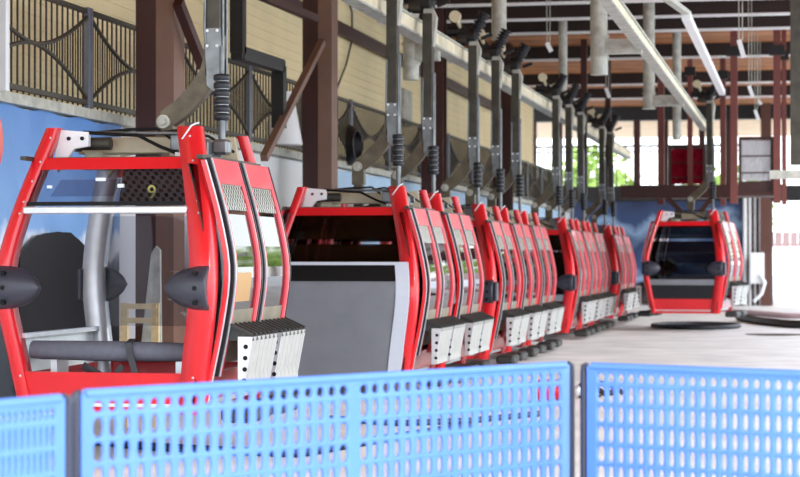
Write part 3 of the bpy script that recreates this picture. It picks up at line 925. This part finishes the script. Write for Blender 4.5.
# pinkish board fence outside
p0 = atY(768, 240, 80); zt = atY(780, 232, 80).z; zb2 = atY(780, 247, 80).z
b = MB()
for k in range(60): b.box((p0.x - 2 + k * .3, 80, (zt + zb2) / 2), (.28, .05, zt - zb2))
b.box((p0.x + 6, 80.06, zb2 + .1), (18, .05, .08))
for k in range(5): b.box((p0.x - 2 + k * 4, 80.08, zt / 2), (.12, .08, zt))
tag(b.build('board_fence', 'pink_rail'), 'pale pinkish board fence outside beyond the open right side', 'fence')

# dark hoses and platform edge on the floor at right
b = MB()
p = [atY(x, 0, Y) for x, Y in ((738, 50), (760, 47), (790, 45), (840, 44))]
b.tube([(v.x, v.y, .09) for v in p], .09, 8)
tag(b.build('floor_tube', 'hose_black'), 'thick black hose lying on the floor right of the far cabin', 'hose')
b = MB(); p = [atY(x, 0, Y) for x, Y in ((730, 56), (760, 54), (790, 52), (840, 52))]
b.tube([(v.x, v.y, .07) for v in p], .07, 8)
tag(b.build('floor_tube', 'pink_rail'), 'faded pink hose lying behind the black one', 'hose')
a = atY(775, 0, 41); rows = []
b = MB(); b.prism([(a.x + .55 * math.cos(t) * (1 + .2 * math.sin(3 * t)), 41 + .5 * math.sin(t), .002) for t in [2 * PI * k / 18 for k in range(18)]], (0, 0, .012))
tag(b.build('floor_plate', 'dark_steel'), 'flat dark rubber scrap on the floor near the right edge', 'scrap')
b = MB(); p = [atY(x, 0, Y) for x, Y in ((92, 15.9), (150, 15.5), (220, 15.3), (300, 15.2), (380, 16.5), (470, 18))]  # dark line across the floor, built as a thin tube
b.tube([(v.x, v.y, .035) for v in p], .035, 8)
tag(b.build('floor_tube', 'hose_black'), 'thin black line on the floor seen through the middle blue barrier', 'hose')
b = MB(); p = [atY(x, 0, Y) for x, Y in ((330, 18.6), (400, 18.2), (470, 18.6), (540, 19.6))]  # second dark floor line, a slimmer tube
b.tube([(v.x, v.y, .03) for v in p], .03, 8)
tag(b.build('floor_tube', 'dark_steel'), 'thin dark line on the floor in front of the grey-panelled cabin', 'hose')
# floor clutter under the second group
a = atY(555, 352, 21.5)
b = MB().tube([(a.x - .18, 21.5, .13), (a.x + .13, 21.5, .13)], .12, 14)
o = tag(b.build('red_canister', 'red_paint'), 'small red canister lying on the floor behind the blue barrier', 'canister')
MB().tube([(a.x + .13, 21.5, .13), (a.x + .2, 21.5, .13)], .04, 8).sphere((a.x + .24, 21.5, .13), .06).build('nozzle', 'aluminium', o)
for i, px in enumerate((590, 606)):
    a = atY(px, 352, 22.3 + i * .4)
    b = MB().tube([(a.x - .2, a.y, .05), (a.x - .1, a.y + .1, .14), (a.x + .05, a.y, .12), (a.x + .2, a.y - .1, .04)], .03, 8)
    b.tube([(a.x - .1, a.y - .1, .03), (a.x + .1, a.y + .1, .03)], .035, 8)
    tag(b.build('tangled_hose', 'dark_steel'), ['short dark hose end beside the red canister', 'short dark hose end farther right of the red canister'][i], 'hose')

# ------------------------------------------------------------------ suspended maintenance carriers
def carrier(px0, px1, pyt, pyb, Y, m, lab, posts):
    a = atY(px0, pyb, Y); c_ = atY(px1, pyt, Y); W = c_.x - a.x; H = c_.z - a.z; D = 1.1
    t = thing('maintenance_carrier', lab, 'carrier', (a.x, Y, a.z))
    b = MB()
    for x in (0, W):
        for y in (0, D): b.box((x, y, H / 2), (.06, .06, H))
    for z in (0.02, H):
        for y in (0, D): b.box((W / 2, y, z), (W, .05, .06))
        for x in (0, W): b.box((x, D / 2, z), (.05, D, .06))
    for z in (H * .38, H * .68): b.box((W / 2, 0, z), (W, .03, .025))
    b.build('frame', 'brown_steel', t)
    MB().box((W / 2, D / 2, .0), (W + .2, D + .2, .08)).build('deck', 'brown_steel', t)
    MB().box((W / 2, .02, H * .13), (W - .06, .02, H * .2)).build('kick_panel', 'brown_steel', t)
    n = 10
    rows = [[(W * .04 + W * .92 * j / n, .035 + .015 * math.sin(j * 1.9 + i * 2.1), H * .24 + H * .72 * i / 8) for j in range(n + 1)] for i in range(9)]
    MB().sheet(rows, (0, .01, 0)).build('sheet', m, t)
    rows = [[(W - .02, .04 + (D - .08) * j / n, H * .3 + H * .65 * i / 4) for j in range(n + 1)] for i in range(5)]
    MB().sheet(rows, (-.01, 0, 0)).build('sheet', m, t)
    for px, w_, y_ in posts:
        x = atY(px, 100, Y + y_).x - a.x
        MB().box((x, y_, (ZC - a.z) / 2 - .1), (w_, w_, ZC - a.z + .2)).build('hanging_post', 'brown_red', t)
        MB().box((x, y_, ZC - a.z - .62), (w_ * 2.1, w_ * 1.6, .2)).build('shoe', 'near_black', t)
    return t
carrier(740, 772, 138, 194, 42.5, 'fabric_white', 'brown hanging work carrier wrapped in white sheeting at right', ((734, .15, -.05), (777, .15, -.05), (784, .1, 1.05)))
carrier(670, 704, 147, 196, 46.9, 'crimson', 'brown hanging work carrier with crimson panels beside the far hanger', ((661, .15, -.05), (690, .12, -.08), (723, .12, 1.0)))
# beam between carriers
p = atY(621, 192, 46.3); q = atY(786, 192, 46.3)
o = MB().box(((p.x + q.x) / 2, 46.3, p.z), (q.x - p.x, .3, .3)).build('platform_beam', 'brown_steel'); tag(o, 'long dark brown beam under the hanging work carriers', 'beam')
for i, (px, Y) in enumerate(((584, 45.2), (608, 50), (723, 49.5))):
    a = atY(px, 100, Y)
    zlo = atY(px, (195, 200, 192)[i], Y).z
    o = MB().box((a.x, Y, (ZC + zlo) / 2), (.14, .14, ZC - zlo)).build('hanging_post', 'brown_steel')
    tag(o, ['thin brown post hanging among the far hangers', 'thin brown post hanging left of the second rail', 'thin brown post hanging between the two work carriers'][i], 'post')
# diagonal struts under the platform behind the far cabin
b = MB().bar(atY(668, 198, 46.2), atY(690, 222, 46.2), .12, .12).bar(atY(712, 198, 46.2), atY(690, 224, 46.2), .12, .12)
tag(b.build('strut_pair', 'brown_steel'), 'pair of brown struts crossing above the far cabin', 'strut')
# pale cable tray dropping over the second rail
p = atY(686, 14, 28.); X = p.x
pts = [atX(668, -2, X - .12), atX(690, 12, X - .12)]
o = MB().bar(atX(664, -4, X), atX(688, 14, X), .10, .06).build('cable_tray', 'galvanised'); tag(o, 'short grey tray end at the top right of the ceiling', 'tray')
p0 = atX(686, 16, X)
o = MB().bar(p0, (p0.x, p0.y + 13, p0.z - .02), .12, .10).build('cable_tray', 'highlight_tray_white'); tag(o, 'long pale tray under the roof right of the second rail', 'tray')
# hanging fluorescent tubes / pull weights
for i, (px, y0, y1, Y, tl) in enumerate(((547, -5, 43, 33, .14), (739, -5, 40, 30, .26), (749, -5, 86, 38, .2), (755, 20, 110, 42, .2), (606, 66, 88, 41, .2), (758, 80, 100, 46, .1))):
    aa = atY(px, y1, Y)
    t = thing('pull_weight', ['white pull weight hanging above the far hangers', 'white angled pull weight hanging high at right', 'white pull weight on long twin cords above the white carrier',
                              'lowest white pull weight above the white carrier', 'white slanted pull weight by the pale drop tube', 'tiny pull weight under the back beam at right'][i], 'pull weight', (aa.x, Y, aa.z))
    MB().bar((0, 0, -.0), (.07, 0, -tl), .07, .07).build('weight', 'white', t)
    q = MB().tube([(0, 0, 0), (-.01, 0, ZC - .02 - aa.z)], .008, 5)
    q.tube([(.05, 0, 0), (.05, 0, ZC - .02 - aa.z)], .008, 5)
    q.build('cord', 'galvanised', t)
# right edge post with side arm
a = atY(796, 50, 29)
t = thing('edge_post', 'dark grey perforated post at the upper right edge', 'post', (a.x, 29, atY(796, 165, 29).z))
MB().box((0, 0, (ZC - t.location.z) / 2), (.16, .14, ZC - t.location.z)).build('post_body', 'dark_steel', t)
MB().box((-.12, 0, atY(796, 178, 29).z - t.location.z + .05), (.5, .1, .12)).build('arm', 'galvanised', t)

# ------------------------------------------------------------------ trees outside
def tree(x, y, h, r, lab, grpn):
    t = thing('tree', lab, 'tree', (x, y, 0), grpn)
    MB().tube([(0, 0, -.2), (.1, 0, h * .4), (0, .1, h * .7)], [.2, .15, .08], 8).build('trunk', 'trunk', t)
    b = MB(); rnd = random.Random(int(x * 13 + y))
    for k in range(520):
        u = rnd.uniform(-1, 1); ph = rnd.uniform(0, 2 * PI); rr = r * rnd.uniform(.35, 1) ; s_ = math.sqrt(1 - u * u)
        c_ = Vector((rr * s_ * math.cos(ph), rr * s_ * math.sin(ph), h * .68 + rr * u * .9))
        a_ = Vector((rnd.uniform(-1, 1), rnd.uniform(-1, 1), rnd.uniform(-1, 1))).normalized() * .28
        d_ = a_.cross(Vector((rnd.uniform(-1, 1), rnd.uniform(-1, 1), 1))).normalized() * .22
        b.add([c_ - a_, c_ + d_, c_ + a_, c_ - d_], [(0, 1, 2, 3)])
    b.build('foliage', 'leaf', t)
for i, (x, y, h, r) in enumerate(((-10, 96, 7, 2.6), (-3.5, 100, 6, 2.6), (4.5, 92, 7, 2.8), (9, 98, 8, 3), (14, 84, 8, 3), (15, 66, 8, 3), (16, 52, 8, 3.2), (15, 38, 7, 3), (20, 112, 9, 3.5))):
    tree(x, y, h, r, 'leafy green tree outside in the daylight beyond the hall', 'trees outside the hall')

# ------------------------------------------------------------------ blue perforated barriers
def barrier(P, Q, lab, ztop=1.1, zbot=.12, nh=20, halves=2, tilt=0):
    P = Vector((P.x, P.y, 0)); Q = Vector((Q.x, Q.y, 0)); L_ = (Q - P).length
    ang = math.atan2(Q.y - P.y, Q.x - P.x)
    t = thing('plastic_barrier', lab, 'barrier', P); t.rotation_euler = (0, 0, ang)
    nrow = 10; mt = .036; rs_ = .062
    th = .010
    vs_b = MB()
    zrows = [ztop - mt]
    zz = ztop - mt
    cells = []   # x0,x1,z0,z1,hole rx,rz
    marg = .045; gap = .05
    seg = (L_ - 2 * marg - (halves - 1) * gap) / halves
    rowh = [.062] + [.088] * 10
    N = 16
    def quadcell(x0, x1, z0, z1, rx, rz, sq):
        cx, cz = (x0 + x1) / 2, (z0 + z1) / 2
        ho = []; ou = []
        for k in range(N):
            a_ = 2 * PI * (k + .5) / N; ca, sa = math.cos(a_), math.sin(a_)
            ex = abs(ca) ** sq * (1 if ca > 0 else -1); ez = abs(sa) ** sq * (1 if sa > 0 else -1)
            ho.append((cx + rx * ex, cz + rz * ez))
            m_ = max(abs(ca), abs(sa)); ou.append((cx + (x1 - x0) / 2 * ca / m_, cz + (z1 - z0) / 2 * sa / m_))
        # snap the four corners
        for (qx, qz) in ((1, 1), (-1, 1), (-1, -1), (1, -1)):
            best = min(range(N), key=lambda k: (ou[k][0] - (cx + qx * (x1 - x0) / 2)) ** 2 + (ou[k][1] - (cz + qz * (z1 - z0) / 2)) ** 2)
            ou[best] = (cx + qx * (x1 - x0) / 2, cz + qz * (z1 - z0) / 2)
        vv = []
        for y_ in (-th, th):
            vv += [(x, y_, z) for x, z in ou]; vv += [(x, y_ * .7, z) for x, z in ho]
        fs = []
        for k in range(N):
            j = (k + 1) % N
            fs.append((k, j, N + j, N + k)); fs.append((2 * N + j, 2 * N + k, 3 * N + k, 3 * N + j))
            fs.append((N + k, N + j, 3 * N + j, 3 * N + k))
        vs_b.add(vv, fs)
    def solid(x0, x1, z0, z1): vs_b.box(((x0 + x1) / 2, 0, (z0 + z1) / 2), (x1 - x0, 2 * th, z1 - z0))
    for h_ in range(halves):
        xs0 = marg + h_ * (seg + gap); cw = seg / nh
        z = ztop - mt
        for r_ in range(11):
            if z - rowh[r_] < zbot + .02: break
            zl = z - rowh[r_]
            for k in range(nh):
                edge = (k == 0 or k == nh - 1)
                if r_ == 0: rx, rz, sq = cw * (.32 if not edge else .38), .021, 1
                else: rx, rz, sq = cw * (.27 if not edge else .38), .036, .75
                quadcell(xs0 + k * cw, xs0 + (k + 1) * cw, zl, z, rx, rz, sq)
            z = zl
        zend = z
    solid(0, marg, zend, ztop - mt); solid(L_ - marg, L_, zend, ztop - mt)
    for h_ in range(halves - 1):
        x_ = marg + (h_ + 1) * seg + h_ * gap; solid(x_, x_ + gap, zend, ztop - mt)
    solid(0, L_, zbot, zend)
    # rolled top lip
    pts = []
    lip = MB()
    vs_b.tube([(0.02, 0, ztop - .018), (L_ - .02, 0, ztop - .018)], .018, 12)
    solid(0.0, L_, ztop - mt, ztop - .018)
    vs_b.build('panel', 'blue_plastic', t)
    # side uprights and feet
    for x in (-.022, L_ + .022):
        MB().tube([(x, .0, .04), (x, 0, ztop - .05), (x, 0, ztop - .02), (x + (.02 if x < 0 else -.02), 0, ztop - .008)], [.017, .017, .015, .01], 10).build('upright', 'bumper_grey', t)
    for x in (.12, L_ - .12):
        MB().box((x, 0, .03), (.10, .55, .06), bev=.02).box((x, 0, .12), (.06, .08, .16)).build('foot', 'black_rubber', t)
    return t
dz = 1.1 - EYE
def onz(px, py, z=1.1):
    r = ray(px, py); t = (z - EYE) / r.z; return Vector((r.x * t, r.y * t, z))
barrier(onz(80, 389), onz(568, 361), 'blue perforated plastic barrier in the middle of the foreground')
barrier(onz(588, 362), onz(1075, 380), 'blue perforated plastic barrier in the right foreground')
barrier(onz(-330, 428), onz(63, 393), 'blue perforated plastic barrier at the lower left corner', nh=24)
